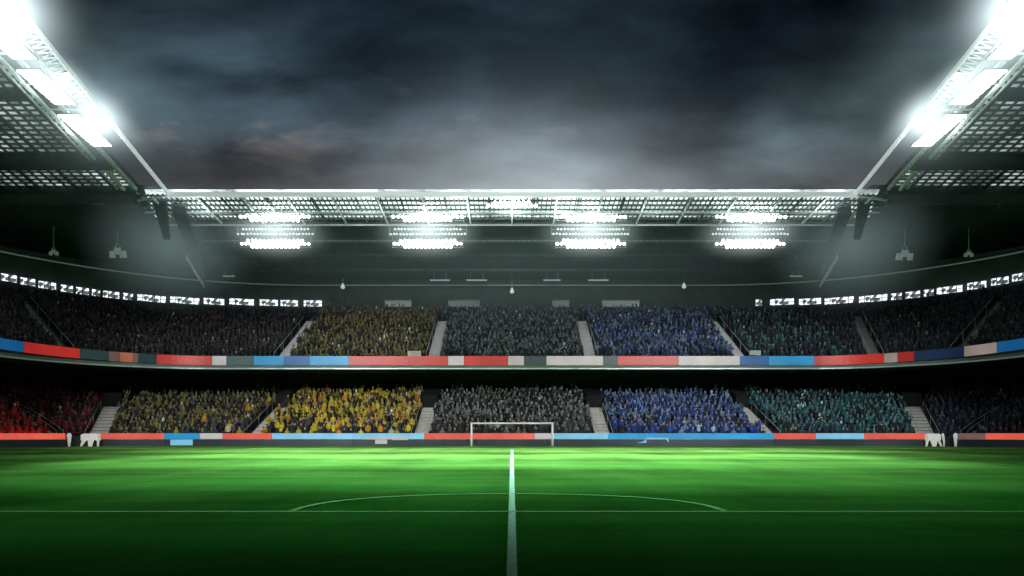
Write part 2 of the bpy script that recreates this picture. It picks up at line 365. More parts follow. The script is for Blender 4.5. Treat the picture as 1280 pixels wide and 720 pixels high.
for (x0,x1) in WIN+[(480,515),(690,712),(752,800),(560,600)]:
    dim=400<x0<900
    Sd=stands['back' if 405<(x0+x1)/2<940 or dim else 'left' if x0<640 else 'right']
    TT=UPP['T']-.6
    a=ribbon_x(UPP,TT,x0); b=ribbon_x(UPP,TT,x1); c=(a+b)/2; L=(b-a).length/2; ang=math.atan2(b.y-a.y,b.x-a.x)
    k=abs(c.x/c.y)
    zc=17.62-.42*math.sin(math.pi*min(1,max(0,(k-.33)/.32)))
    H=.42
    M4=Matrix.Translation((c.x,c.y,zc))@Matrix.Rotation(ang,4,'Z')
    f=MB(); f.box(-L,L,-.05,.12,H-.05,H+.05); f.box(-L,L,-.05,.12,-H-.06,-H+.04); f.box(-L,-L+.07,-.05,.12,-H+.04,H-.05); f.box(L-.07,L,-.05,.12,-H+.04,H-.05)
    nm=max(2,int(L*2/.62))
    if not dim:
        for j in range(1,nm): x=-L+2*L*j/nm; f.box(x-.035,x+.035,-.03,.05,-H+.04,H-.05)
        f.box(-L+.07,L-.07,-.02,.045,-.03,.03)
    fo=f.build('window',M['winframe'],Sd); fo.matrix_local=M4
    p=MB(); p.box(-L+.07,L-.07,.055,.10,-H+.04,H-.05)
    po=p.build('pane',M['windim'] if dim else M['win'],fo)

# ------------------------------------------------------------------ roofs
ZR=23.4; YR=74.; XR=31.8
def zback(y): return ZR-3.0/29*(y-YR)
RB_=empty('stand_roof',(0,0,0),'straight roof over the end stand, bright lattice along its front edge','roof','cantilever roofs of the stands')
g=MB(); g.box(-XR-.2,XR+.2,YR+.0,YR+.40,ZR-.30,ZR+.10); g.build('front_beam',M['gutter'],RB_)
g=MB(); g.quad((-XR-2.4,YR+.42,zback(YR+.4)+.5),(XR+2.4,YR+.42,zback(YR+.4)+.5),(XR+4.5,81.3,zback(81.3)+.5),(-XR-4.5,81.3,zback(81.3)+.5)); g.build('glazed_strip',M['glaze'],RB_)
g=MB(); g.quad((-XR-8,81.3,zback(81.3)+.5),(XR+8,81.3,zback(81.3)+.5),(XR+8,103.5,zback(103.5)+.3),(-XR-8,103.5,zback(103.5)+.3)); 
for k in range(0,69):     # ribs of the sheeting
    x=-34+k*1.0
    g.box(x-.03,x+.03,81.4,103,0,0) if False else g.bar((x,81.4,zback(81.4)+.42),(x,103,zback(103)+.24),.05,.12)
g.build('roof_sheeting',M['roof'],RB_)
g=MB()
y=YR+1.0
while y<81.2:                       # space frame under the glazing
    z=zback(y); g.bar((-XR-4,y,z+.15),(XR+4,y,z+.15),.14,.14); g.tube([(-XR-4,y+.55,z-.22),(XR+4,y+.55,z-.22)],.05,5); y+=1.12
x=-XR-4
while x<XR+4:
    g.bar((x,YR+.5,zback(YR+.5)+.1),(x,81.2,zback(81.2)+.1),.12,.08); x+=.46+rng.normal(0,.012)
for k in range(-16,17):
    x=k*2.1; g.bar((x,YR+.5,ZR-.05),(x,81.2,zback(81.2)-.1),.16,.16)
g.build('lattice',M['lattice'],RB_)
g=MB()
for k in range(-8,9):
    x=k*4.2; g.bar((x,YR+.5,ZR-.2),(x,81.2,zback(81.2)-.25),.14,.14)
g.build('truss_chord',M['wsteel'],RB_)
g=MB()
for y in (78.0,81.4): g.bar((-XR-4,y,zback(y)-.28),(XR+4,y,zback(y)-.28),.16,.16)
g.build('front_purlin',M['lipline'],RB_)
g=MB()
for y in (86.6,92.,97.5): g.bar((-XR-4,y,zback(y)+.12),(XR+4,y,zback(y)+.12),.22,.35)
g.build('purlin',M['steel'],RB_)
# end girders: lean outwards going back
for s in (-1,1):
    g=MB(); P0=(s*32.2,77.5,23.0); P1=(s*35.4,90,20.8); P2=(s*38.5,101,19.9)
    g.bar(P0,P1,1.25,1.2,w2=.95,h2=1.0); g.bar(P1,P2,.95,1.0,w2=.35,h2=.5); 
    g.build('end_girder',M['steel'],RB_)
    g=MB(); g.bar((s*36.0,88.5,20.7),(s*38.2,99.5,19.3),.10,.45); g.build('girder_trim',M['lipline'],RB_)
# dark columns of the corner
for s in (-1,1):
    g=MB(); g.bar((s*33.6,76.2,23.4),(s*34.3,79.6,20.6),1.1,.9,w2=.6,h2=.5); g.build('corner_bracket',M['steel'],RB_)
# slim catwalk / truss running under lamps
g=MB()
for (y,dz) in ((79.4,-.25),(86.2,-.55)):
    for dy in (-.35,.35): g.tube([(-XR-2,y+dy,zback(y)+dz+.28),(XR+2,y+dy,zback(y)+dz+.28)],.04,5)
    k=-XR-2
    while k<XR+2: g.tube([(k,y-.35,zback(y)+dz+.28),(k+.6,y+.35,zback(y)+dz+.28)],.025,4); k+=.6
g.build('lamp_truss',M['rail'],RB_)

# ring rail along the rear of every roof
for part in ('back','left','right'):
    A=curve(UPP,21.0,part,20)
    if part!='back': A=A[:-1]
    zz=lambda p: 19.85+ (.25*max(0,(abs(p[0]/p[1])-.40)/.24)**1.3)
    g=MB(); g.tube([(*p,zz(p)) for p in A],.085,6); 
    g.build('ring_rail',M['lipline'],stands[part])

side_roof={}
def inner(y):
    k=(74-y)/29.5
    if y>=20: return (31.8-3.3*k, ZR+2.8*k)
    return inner(20)
for s,lab in ((-1,'high side roof on the left with glazed grid and glaring floodlights'),(1,'high side roof on the right with glazed grid and glaring floodlights')):
    R=empty('stand_roof',(0,0,0),lab,'roof','cantilever roofs of the stands'); side_roof[s]=R
    # gutter edge
    g=MB(); P=[]
    for y in (74.2,60,44.5,32,20,-45): x,z=inner(y); P.append(Vector((s*x,y,z-.02)))
    for a,b in zip(P,P[1:]): g.bar(a,b,.2,.3)
    g.build('front_beam',M['gutter'],R)
    # second edge rail with a walkway between
    g=MB()
    for off,zz,w in ((1.35,.0,.16),(2.75,.05,.26),(3.9,.05,.22),(4.4,.05,.12)):
        Q=[Vector((s*(inner(y)[0]+off),y,inner(y)[1]+zz)) for y in (73.2 if off>2 else 61,60,44.5,32,20,-45)]
        for a,b in zip(Q,Q[1:]): g.bar(a,b,w,w)
    y=61.
    while y>18:
        x,z=inner(y); g.bar((s*(x+.1),y,z+.1),(s*(x+1.35),y,z+.05),.08,.08); g.bar((s*(x+1.35),y,z+.05),(s*(x+.1),y-.6,z+.1),.05,.05); y-=.6
    y=58.6
    while y>18:
        x,z=inner(y); g.bar((s*(x+1.35),y,z),(s*(x+4.4),y,z+.05),.12,.12); y-=3.6
    g.build('edge_walkway',M['wsteel'],R)
    # roof deck (dark), over everything, in three rows of facets
    g=MB(); ys=[-45,20,32,44.5,60,66.6,74,81.3]
    for a,b in zip(ys,ys[1:]):
        (xa,za),(xb,zb)=inner(a if a<74 else 74),inner(b if b<74 else 74)
        xa+=1.35 if a<60 else 2.7; xb+=1.35 if b<60 else 2.7
        if a>=74: xa=xb=XR+1.5
        g.quad((s*xa,a,za+.75),(s*48,a,za+.75),(s*48,b,zb+.75),(s*xb,b,zb+.75))
        g.quad((s*48,a,za+.75),(s*62,a,za-2.5),(s*62,b,zb-2.5),(s*48,b,zb+.75))
    for (pa,pb,pc,pd) in [((s*33,81.3,ZR+.75),(s*48,81.3,ZR+.75),(s*52,95,20.8),(s*33,104,20.8)),((s*48,81.3,ZR+.75),(s*62,81.3,ZR-2.5),(s*64,92,20.2),(s*52,95,20.8))]: g.quad(pa,pb,pc,pd)
    g.build('roof_deck',M['roof'],R)
    # glazed fields set just under the deck
    def fld(y0,y1,x0f,x1,name,mm):
        g=MB(); n=6
        for k in range(n):
            a=lerp(y0,y1,k/n); b=lerp(y0,y1,(k+1)/n)
            za=inner(min(a,74))[1]+.6; zb=inner(min(b,74))[1]+.6
            g.quad((s*x0f(a),a,za),(s*x1,a,za),(s*x1,b,zb),(s*x0f(b),b,zb))
        return g.build(name,mm,R)
    xi=lambda y: inner(min(y,74))[0]+4.6
    fld(22,66.9,xi,47.5,'glazed_field',M['glazeside']); fld(68.9,74.,lambda y: inner(min(y,74))[0]+3.1,47.5,'glazed_field',M['glazeside']); fld(77.2,79.8,lambda y:37+ (y-77.2)*2.2,58,'glazed_field',M['glazeside'])
    # dark grid bars under the glazing
    g=MB(); 
    for j in range(-2,20):      # purlins parallel to the edge
        pts=[Vector((s*(inner(y)[0]+4.9+j*.86),y,inner(y)[1]+.35)) for y in (73.9,60,44.5,32,20)]
        for a,b in zip(pts,pts[1:]): g.bar(a,b,.11 if j%4 else .26,.2)
    y=73.6
    while y>20:
        x,z=inner(y)
        if not 66.9<y<68.9: g.bar((s*(x+(4.5 if y<66 else 2.9)),y,z+.45),(s*47.5,y,z+.45),.12,.16,up=(0,1,0))
        y-=.78
    x=37.
    while x<58: g.bar((s*x,77.2,ZR+.4),(s*(x+.8),79.8,ZR+.4),.22,.16); x+=1.35
    for y in (78.1,79.0): g.bar((s*36,y,ZR+.42),(s*58,y,ZR+.42),.2,.14)
    g.build('grid_bar',M['steel'],R)
    g=MB()
    for (a,b,h) in ((66.9,68.9,.6),(74.05,77.1,.7)):
        x,z=inner(min(b,74)); g.box(*sorted((s*(x+3.0),s*60)),a,b,z-.1,z+h)
    for y in (50.,57.,40.,30.): 
        x,z=inner(y); g.box(*sorted((s*(x+4.5),s*60)),y-.25,y+.25,z-.1,z+.7)
    g.build('cross_girder',M['steel'],R)
    # pale trim at the corner, where the side roof meets the end roof
    g=MB(); g.bar((s*31.9,74.6,ZR-.0),(s*35.2,75.2,ZR-.35),.25,.14); g.bar((s*35.6,73.4,ZR+.1),(s*34.6,67,ZR+.9),.22,.22); g.build('corner_trim',M['wsteel'],R)

# ------------------------------------------------------------------ floodlights
def make_spot(loc,target,power,size,blend=.7,radius=.5,col=(.93,1.,.97)):
    l=bpy.data.lights.new('flood_or_fill_beam','SPOT'); l.energy=power; l.spot_size=math.radians(size); l.spot_blend=blend; l.shadow_soft_size=radius; l.color=col
    o=bpy.data.objects.new('flood_or_fill_beam',l); COL.objects.link(o); o.location=loc
    o.rotation_euler=(Vector(target)-Vector(loc)).to_track_quat('-Z','Y').to_euler(); return o
def make_point(loc,power,radius=.5,col=(.9,1.,.97)):
    """added upward light that brightens the roof, in place of lamp spill"""
    return make_spot(loc,Vector(loc)+Vector((0,.15,1)),power,165,.6,radius,col)
pos4=['outermost left','next left of the goal','next right of the goal','outermost right']
PX4=[345,535,738,937]
def headbank(name,loc,W,rows,nx,mm,label,face=(0,-.9,-.7),hs=.19,dz=.34):
    """stacked rows of round lamp heads on a frame, shorter towards the top and the bottom"""
    T=empty(name,loc,label,'floodlight','floodlight banks under the roofs')
    fr=MB(); H=dz*(rows-1)/2
    for r in range(rows): fr.bar((-W/2,.16,-H+r*dz),(W/2,.16,-H+r*dz),.05,.05)
    for k in range(7): x=-W/2+W*k/6; fr.bar((x,.2,-H-.1),(x,.2,H+.45),.06,.06)
    fr.build('frame',M['housing'],T)
    q=Vector(face).to_track_quat('-Z','Y').to_matrix()
    me_h=MB(); me_h.lathe([(.02,.22),(hs*.5,.2),(hs*.95,.02),(hs,-.02),(hs*.93,-.02)],n=10)
    me_l=MB(); me_l.lathe([(0.001,-.03),(hs*.6,-.035),(hs*.93,-.02)],n=10)
    hm=lm=None
    for r in range(rows):
        nn=nx if r==(rows-1)//2 else (nx-3 if r else nx-5)
        for k in range(nn):
            x=(k-(nn-1)/2)*W/nx+rng.normal(0,.02)
            if hm is None:
                a=me_h.build('lamp_head',M['housing'],T); b=me_l.build('lens',mm,a); hm,lm=a.data,b.data
            else:
                a=bpy.data.objects.new('lamp_head',hm); COL.objects.link(a); a.parent=T
                b=bpy.data.objects.new('lens',lm); COL.objects.link(b); b.parent=a
            a.location=(x,0,-H+r*dz+rng.normal(0,.015)); a.rotation_euler=q.to_euler()
    return T
for i,px in enumerate(PX4):
    x=(px-CX)/F*86.3
    headbank('floodlight_bank',(x,86.0,21.55),7.6,3,17,M['lamp'],'rear floodlight bank under the end roof, '+pos4[i])
    x2=(px-CX)/F*79.6
    headbank('floodlight_bank',(x2,79.2,22.62),7.2,3,16,M['lamp'],'front floodlight bank in the roof lattice, '+pos4[i])
    x3=(px-CX)/F*82.6
    headbank('floodlight_bank',(x3,82.4,21.95),8.0,2,24,M['lampreflect'],'faint dotted rows standing in for reflected lamplight between two banks, '+pos4[i],hs=.13,dz=.5)  # added rows of heads standing in for lamplight reflected in the lattice
    make_spot((x2,79.0,22.2),(x2*.62,50,0),270000,43,1.0,.8); make_spot((x2,78.9,22.1),(x2*.50,35,0),1500000,20,1.0,.8)
    make_spot((x,85.3,21.),(x*.9,80,5),900,100,1,.8)
    make_point((x2,78.6,21.9),1300,.6); make_point((x,85.3,20.9),300,.6)
headbank('floodlight_bank',(0,75.9,22.95),5.0,2,11,M['lampsoft'],'small floodlight bank at the very front of the end roof, over the goal')
make_point((0,76,22.3),500,.6)
for xx,pw in ((-21,260),(-14,350),(-5,800),(0,900),(5,800),(14,350),(21,260)): make_point((xx,77,21.4),pw,.8)  # added fill lights that brighten the lattice, without lamps of their own
make_point((-30,76.5,21.6),350,.6); make_point((30,76.5,21.6),350,.6)
# side arrays
def panelbank(s,y,ln,label,big=1.0,power=14000,tgt=(0,40,0),size=80,off=2.35,pt=900):
    x,z=inner(y); loc=Vector((s*(x+off),y,z-.12))
    T=empty('floodlight_array',loc,label,'floodlight','floodlight arrays along the side roofs')
    g=MB(); W=.78*big; L=ln/2
    dz=lambda yy:-(yy)*.095
    for a,b in (((-W,-L),(W,-L)),((W,-L),(W,L)),((W,L),(-W,L)),((-W,L),(-W,-L)),((0,-L),(0,L))):
        g.bar((a[0],a[1],dz(a[1])),(b[0],b[1],dz(b[1])),.1,.14)
    g.build('frame',M['housing'],T)
    n=int(ln/.62); tl=MB(); 
    me=None
    for i in range(n):
        for j in range(4):
            cx=(-.75+.5*j)*W*1.0; cy=-L+ln*(i+.5)/n
            if me is None:
                q=MB(); hw=.21*W; hl=ln/n*.42
                q.box(-hw,hw,-hl,hl,-.09,-.05,0); o=q.build('lamp_head',M['lamp'],T); me=o.data
            else:
                o=bpy.data.objects.new('lamp_head',me); COL.objects.link(o); o.parent=T
            o.location=(cx,cy,dz(cy))
    make_spot(loc+Vector((0,0,-.5)),tgt,power,size,.8,.8)
    if pt: make_point(loc+Vector((-s*.3,0,-.8)),pt,.5)
for s,nm in ((-1,'left'),(1,'right')):
    panelbank(s,61.5,5.2,'glaring floodlight array nearest the end stand on the %s side roof'%nm,pt=600,power=30000,tgt=(s*2,52,0),size=62)
    panelbank(s,55.2,4.6,'second floodlight array from the end stand on the %s side roof'%nm,pt=500,power=4000,tgt=(-s*4,80,5),size=60)
    panelbank(s,49.6,4.2,'third floodlight array from the end stand on the %s side roof'%nm,pt=500,power=4000,tgt=(-s*8,80,5),size=55)
    panelbank(s,44.6,3.6,'fourth floodlight array from the end stand on the %s side roof, cut by the frame'%nm,pt=500,power=14000,tgt=(s*6,58,0),size=50)
    for y in (10,-20):  # unseen arrays added to light the lower rows at a flatter angle
        panelbank(s,y,5,'added unseen floodlight array further along the %s side roof, %s'%(nm,'closer' if y==10 else 'last one'),pt=0,power=110000 if y==10 else 90000,tgt=(s*(25 if y==10 else 3),81,4),size=30)
    # lamps that stand on top of the gutter and glare over the edge
    for y,r in ((59.5,.55),(53.8,.28),(46.3,.6)):
        x,z=inner(y)
        T=empty('floodlight',(s*(x+.35),y,z+.0),'round floodlight clamped to the %s side roof edge, %s'%(nm,{59.5:'the big one nearest the end stand',53.8:'the small middle one',46.3:'the large one high up'}[y]),'floodlight','floodlights on the side roof edges')
        g=MB(); g.lathe([(.02,.35),(r*.6,.3),(r,.05),(r*1.03,-.02)],n=18); g.bar((0,0,.3),(0,0,.7),.1,.1); g.build('housing',M['housing'],T)
        g=MB(); g.lathe([(.001,-.22*r-.05),(r*.5,-.19*r-.05),(r*.85,-.1*r),(r,-.02)],n=18); g.build('lens',M['lamp'],T,smooth=True)

# small lamps / speakers hanging from the ring
def hanger(px,py,d,h,label):
    p=at(px,py,d); T=empty('hanging_lamp',p,label,'hanging lamp','small lamps hanging at the rear of the roofs')
    g=MB(); g.tube([(0,0,.2),(0,0,h)],.04,5); g.build('rod',M['rail'],T)
    g=MB(); g.lathe([(.03,.35),(.10,.3),(.24,-.05),(.27,-.25),(.05,-.38),(.001,-.38)],n=10); g.build('lamp_shade',M['shade'],T,smooth=True)
hanger(640,363,100,1.9,'pear shaped pale lamp hanging over the centre of the end stand')
hanger(428.5,357.5,100,1.0,'small pale lamp hanging over the yellow upper block')
hanger(855,357,100,1.0,'small pale lamp hanging over the blue upper block')
hanger(256,353,100.2,1.5,'pale lamp at the foot of the left end girder')
hanger(1024,353,100.2,1.5,'pale lamp at the foot of the right end girder')
hanger(198,340,98,-.9,'tiny lamp on the ring rail left of the left end girder'); 
for px,py,w,lab in [(286,345,15,'outermost, left of the left floodlights'),(550,350,25,'left of the goal axis, longest'),(596,350,26,'left, beside the goal axis'),(690,350,22,'right, beside the goal axis'),(748,350,26,'right of the goal axis'),(995,345,16,'outermost, right of the right floodlights')]:
    T=MB(); L=w/2*.098; T.box(-L,L,-.08,.08,-.05,.07,0); T.box(-L+.05,L-.05,-.06,.06,-.09,-.052,1); T.bar((-L*.6,0,.07),(-L*.6,0,.9),.03,.03); T.bar((L*.6,0,.07),(L*.6,0,.9),.03,.03)
    o=T.build('batten_light',[M['speaker'],mat('batten_glow',(.6,.65,.65),.4,emis=(.7,.85,.85),estr=.25)]); o.location=at(px,py,98.5); tag(o,'slim batten light under the rear of the end roof, '+lab,'batten light','batten lights under the rear roof')
for px,py,sc,lab in [(67,314,.55,'small speaker cluster under the left side roof, further left'),(147,313,1.0,'large triangular speaker cluster under the left side roof'),(1131,316,1.0,'large triangular speaker cluster under the right side roof'),(1211,316,.55,'small speaker cluster under the right side roof, further right')]:
    T=empty('speaker_cluster',at(px,py,84),lab,'loudspeaker','speaker clusters under the side roofs')
    g=MB(); g.tube([(-.8*sc,0,-.7*sc),(-.05,0,.75*sc)],.06,5); g.tube([(.8*sc,0,-.7*sc),(.05,0,.75*sc)],.06,5); g.tube([(0,0,.7*sc),(0,0,2.6)],.04,5); g.build('bracket',M['rail'],T)
    for k in (-1,0,1):
        g=MB(); g.box(-.24*sc,.24*sc,-.25*sc,.25*sc,-.42*sc,.28*sc); o=g.build('speaker',M['speaker'],T); o.location=(k*.55*sc,0,-.35*sc+(0.35*sc if k==0 else 0)); o.rotation_euler=(.25,0,-.25*k)

# ------------------------------------------------------------------ perimeter boards
BO=[(-60,82,'coral','red','leftmost'),(124,205,'coral','red','beside the white draped stand'),(205,250,'cyan','light blue','between the left red board and a white one'),(250,278,'white','white','narrow, left of the yellow crowd'),(278,340,'coral','red','under the left aisle of the yellow crowd'),
 (340,440,'sky','pale blue','under the yellow crowd'),(440,530,'sky','pale blue and white','left of the goal'),(530,668,'coral','long red','behind the goal'),(668,690,'white','white','behind the right goal post'),(690,760,'sky','pale blue','just right of the goal'),(760,968,'cyan','long blue','under the blue crowd'),
 (968,1020,'coral','red','under the right edge of the blue crowd'),(1020,1080,'sky','pale blue','under the teal crowd'),(1080,1158,'coral','red','left of the right white draped stand'),(1198,1232,'brown','dull brown','right of the right white draped stand'),(1232,1340,'coral','red','rightmost')]
YB=73.6
M['boardbase']=mat('board_base',(.045,.055,.075),.4,noise=.3,nscale=.5)
def ml(px): return ribbon_x(LOW,-.5,px).x
for x0,x1,cn,cw,wh in BO:
    P=[ribbon_x(LOW,-.5,lerp(x0,x1,k/8)) for k in range(9)]
    P[0]=P[0].lerp(P[1],.02); P[-1]=P[-1].lerp(P[-2],.02)
    c0=P[4]; T=empty('perimeter_board',(c0.x,c0.y,0),'%s topped advertising board, %s'%(cw,wh),'advertising board','advertising boards behind the goal line')
    P=[p-c0 for p in P]
    def strip(ya,yb,z0,z1,name,mm,ends=True):
        g=MB(); N=[]
        for k in range(9):
            d=(P[min(k+1,8)]-P[max(k-1,0)]).normalized(); N.append(Vector((-d.y,d.x)))
        for k in range(8):
            a,b=P[k]+N[k]*ya,P[k+1]+N[k+1]*ya; c_,d_=P[k+1]+N[k+1]*yb,P[k]+N[k]*yb
            g.quad((*a,z0),(*b,z0),(*b,z1),(*a,z1)); g.quad((*a,z1),(*b,z1),(*c_,z1),(*d_,z1)); g.quad((*c_,z0),(*d_,z0),(*d_,z1),(*c_,z1)); g.quad((*d_,z0),(*c_,z0),(*b,z0),(*a,z0))
            if k==0: g.quad((*d_,z0),(*a,z0),(*a,z1),(*d_,z1))
            if k==7: g.quad((*b,z0),(*c_,z0),(*c_,z1),(*b,z1))
        return g.build(name,mm,T)
    strip(0,.12,0,.66,'base_panel',M['boardbase']); strip(-.02,.14,.665,1.18,'display_face',LMlow[cn]); strip(-.06,-.005,.62,.65,'edge_strip',M['lipline'])
    if cn=='cyan' and x0==205:
        a=ribbon_x(LOW,-.5,213)-c0; b=ribbon_x(LOW,-.5,241)-c0; g=MB(); g.quad((a.x,a.y-.012,.08),(b.x,b.y-.012,.08),(b.x,b.y-.012,.6),(a.x,a.y-.012,.6)); g.build('lower_panel',LMlow['sky'],T)
    q=lambda u:(ml(u)-c0.x)
    if x0==440:
        g=MB(); g.add([(q(451),-.03,.62),(q(463),-.03,.80),(q(488),-.03,.82),(q(488),-.03,.66),(q(482),-.03,.58)],[(0,4,3,2,1)]); g.box(q(490),q(510),-.035,-.028,.56,.86); g.box(q(469),q(484),-.034,-.027,.2,.56)
        g.build('emblem',LMlow['white'],T)
    if x0==760:
        g=MB(); g.add([(q(796),-.034,.3),(q(808),-.034,.3),(q(808),-.034,.72),(q(805),-.034,.45)],[(0,1,2,3)]); g.box(q(808.5),q(831),-.035,-.028,.66,.76); g.add([(q(831),-.034,.76),(q(835),-.034,.76),(q(836),-.034,.3)],[(0,2,1)])
        g.build('emblem',LMlow['sky'],T)
# gap fillers between boards 82-124 and 1158-1198 stay open: white draped stands in front
def draped(px0,px1,legs,name,label,slim=None):
    c=ribbon_x(LOW,-.95,(px0+px1)/2); T=empty('draped_stand',(c.x,c.y,0),label,'draped stand')
    W=(px1-px0)/2*c.y/F; g=MB()
    # rounded slab of the cover
    n=14; prof=[]
    for k in range(n+1):
        u=-1+2*k/n; prof.append((u*W, 1.16-.10*abs(u)**6-.03*math.sin(k*1.7)**2, .60-.05*abs(u)+.05*math.sin(k*2.3)))
    for (xa,ta,ba),(xb,tb,bb) in zip(prof,prof[1:]):
        for y0,fl in ((-.3,0),(.3,1)):
            q=[(xa,y0,ba),(xb,y0,bb),(xb,y0*.9,tb),(xa,y0*.9,ta)]; g.quad(*(q[::-1] if fl else q))
        g.quad((xa,-.27,ta),(xb,-.27,tb),(xb,.27,tb),(xa,.27,ta))
    g.quad((-W,-.3,prof[0][2]),(-W,.3,prof[0][2]),(-W,.27,prof[0][1]),(-W,-.27,prof[0][1])); g.quad((W,-.3,prof[-1][2]),(W,.3,prof[-1][2]),(W,.27,prof[-1][1]),(W,-.27,prof[-1][1]))
    g.build('cover',M['whitecloth'],T,smooth=True)
    for (x0,x1,w0,w1) in legs:
        g=MB(); g.bar((x0*W,0,.62),(x1*W,0,0),w0,.2,w2=w1,h2=.12,up=(0,1,0)); g.build('leg',M['whitecloth'],T)
    return T
draped(103,124,[(-.75,-1.2,.28,.12),(.0,-.08,.5,.28),(.88,.86,.16,.1)],'x','white draped stand with splayed legs left of the darkest yellow crowd block')
draped(1158,1174,[(-.85,-1.0,.2,.1),(.15,.25,.6,.3),(.85,1.35,.16,.1)],'x','white draped stand with splayed legs at the right end of the boards')
def bollardish(px,w,label,lean=0):
    T=MB(); T.tube([(0,0,.0),(0,0,.45),(lean*.5,0,.75),(lean,0,1.0),(lean,0,1.18)],.1,10,rs=[w*.5,w*.75,w,w*1.15,w*.7]); o=T.build('white_post',M['whitecloth'],smooth=True); c=ribbon_x(LOW,-.95,px); o.location=(c.x,c.y,0); tag(o,label,'post')
bollardish(86.5,.17,'thick white padded post beside the left draped stand'); bollardish(1194.5,.16,'thick white padded post right of the right draped stand'); bollardish(1180,.1,'thin leaning white post beside the right draped stand',-.1)

# ------------------------------------------------------------------ goal
GY=72.2; gw=7.32/2; GH=2.08
G=empty('goal',(0,GY,0),'white goal frame standing on the far goal line in front of the boards','goal')
xo=(640.0-CX)/F*GY
for s in (-1,1):
    g=MB(); g.tube([(s*gw,0,0),(s*gw,0,GH)],.085,12); g.build('post',M['post'],G,smooth=True)
g=MB(); g.tube([(-gw-.085,0,GH+.0),(gw+.085,0,GH)],.075,12); g.build('crossbar',M['post'],G,smooth=True)
g=MB(); 
for s in (-1,1): g.tube([(s*gw,0,GH),(s*(gw-.05),.6,GH-.15),(s*(gw-.1),1.15,.0)],.012,5)
g.build('net_stay',M['rail'],G)

# ------------------------------------------------------------------ people
def person_proto(arms, sit, seed):
    """one continuous figure grown with the Skin modifier along a skeleton; returns a mesh: material 0 skin, 1 shirt, 2 trousers, 3 hair"""
    hip=.50 if sit else .92
    V=[]; E=[]; Rr=[]
    def v(p,r,par=None):
        V.append(p); Rr.append(r); i=len(V)-1
        if par is not None: E.append((par,i))
        return i
    pel=v((0,0,hip),(.16,.12)); ch=v((0,.0,hip+.28),(.17,.12),pel); sh=v((0,.0,hip+.46),(.15,.10),ch)
    nk=v((0,-.01,hip+.56),(.06,.06),sh); h1=v((0,-.02,hip+.66),(.085,.095),nk); h2=v((0,-.02,hip+.77),(.09,.10),h1); v((0,-.01,hip+.84),(.055,.06),h2)
    for s in (-1,1):
        S=v((s*.19,0,hip+.45),(.065,.065),sh)
        el,ha={'down':((s*.25,-.02,hip+.18),(s*.2,-.2,hip+.02)),'up':((s*.30,-.05,hip+.66),(s*.22,-.1,hip+.95)),
               'clap':((s*.27,-.12,hip+.25),(s*.05,-.35,hip+.42)),'one':(((.32,-.05,hip+.68),(.28,-.1,hip+.98)) if s>0 else ((-.25,-.02,hip+.18),(-.18,-.2,hip+.05)))}[arms]
        e=v(el,(.048,.048),S); w=v(ha,(.036,.036),e); hv=Vector(ha)-Vector(el); hv.normalize(); v(tuple(Vector(ha)+hv*.09),(.04,.025),w)
        H=v((s*.10,-.02,hip-.05),(.09,.09),pel)
        if sit: k=v((s*.13,-.45,hip-.02),(.065,.065),H); f=v((s*.13,-.45,.08),(.045,.045),k)
        else: k=v((s*.11,-.03,.49),(.065,.065),H); f=v((s*.12,.0,.08),(.045,.045),k)
        v((s*.13,V[f][1]-.16,.04),(.04,.03),f)
    me=bpy.data.meshes.new('person_proto'); me.from_pydata(V,E,[]); ob=bpy.data.objects.new('person_proto',me); COL.objects.link(ob)
    md=ob.modifiers.new('s','SKIN'); 
    for i,r in enumerate(Rr):
        me.skin_vertices[0].data[i].radius=r
    me.skin_vertices[0].data[0].use_root=True
    md.use_smooth_shade=True
    sb=ob.modifiers.new('b','SUBSURF'); sb.levels=1; sb.render_levels=1
    dg=bpy.context.evaluated_depsgraph_get(); out=bpy.data.meshes.new_from_object(ob.evaluated_get(dg)); 
    bpy.data.objects.remove(ob); bpy.data.meshes.remove(me)
    for nme in ('skin','shirt','trousers','hair'): out.materials.append(PM[nme])
    for p in out.polygons:
        c=p.center; z=c.z-hip; r=math.hypot(c.x,c.y)
        if z>.57 and abs(c.x)<.14 and c.y>-.14 and not (arms in('up',) and abs(c.x)>.15):
            p.material_index=3 if (z>.78 or (c.y>.01 and z>.62)) else 0
        elif z<-.02 and not (abs(c.x)>.16 and z>-.12 and arms!='down'): p.material_index=2
        else: p.material_index=1
        if arms in('up','one') and z>.70 and abs(c.x)>.15: p.material_index=0
    out.name='person'
    return out
def pm(name,col,fromobj):
    m=bpy.data.materials.new(name); m.use_nodes=True; n=m.node_tree.nodes; b=n['Principled BSDF']; b.inputs['Roughness'].default_value=.8
    b.inputs['Base Color'].default_value=(*col,1)
    if fromobj:
        oi=n.new('ShaderNodeObjectInfo'); m.node_tree.links.new(oi.outputs['Color'],b.inputs['Base Color'])
    else:
        oi=n.new('ShaderNodeObjectInfo'); hs=n.new('ShaderNodeHueSaturation'); hs.inputs['Color'].default_value=(*col,1)
        r=n.new('ShaderNodeMapRange'); r.inputs['To Min'].default_value=.45; r.inputs['To Max'].default_value=1.25; m.node_tree.links.new(oi.outputs['Random'],r.inputs['Value']); m.node_tree.links.new(r.outputs[0],hs.inputs['Value']); m.node_tree.links.new(hs.outputs[0],b.inputs['Base Color'])
    return m
PM={'skin':pm('skin',(.34,.25,.21),0),'shirt':pm('shirt',(.3,.3,.3),1),'trousers':pm('trousers',(.03,.035,.06),0),'hair':pm('hair',(.05,.035,.025),0)}
POSES=[('down',1),('clap',1),('down',0),('up',0),('clap',0),('one',0)]
protos=[person_proto(a,s,i) for i,(a,s) in enumerate(POSES)]

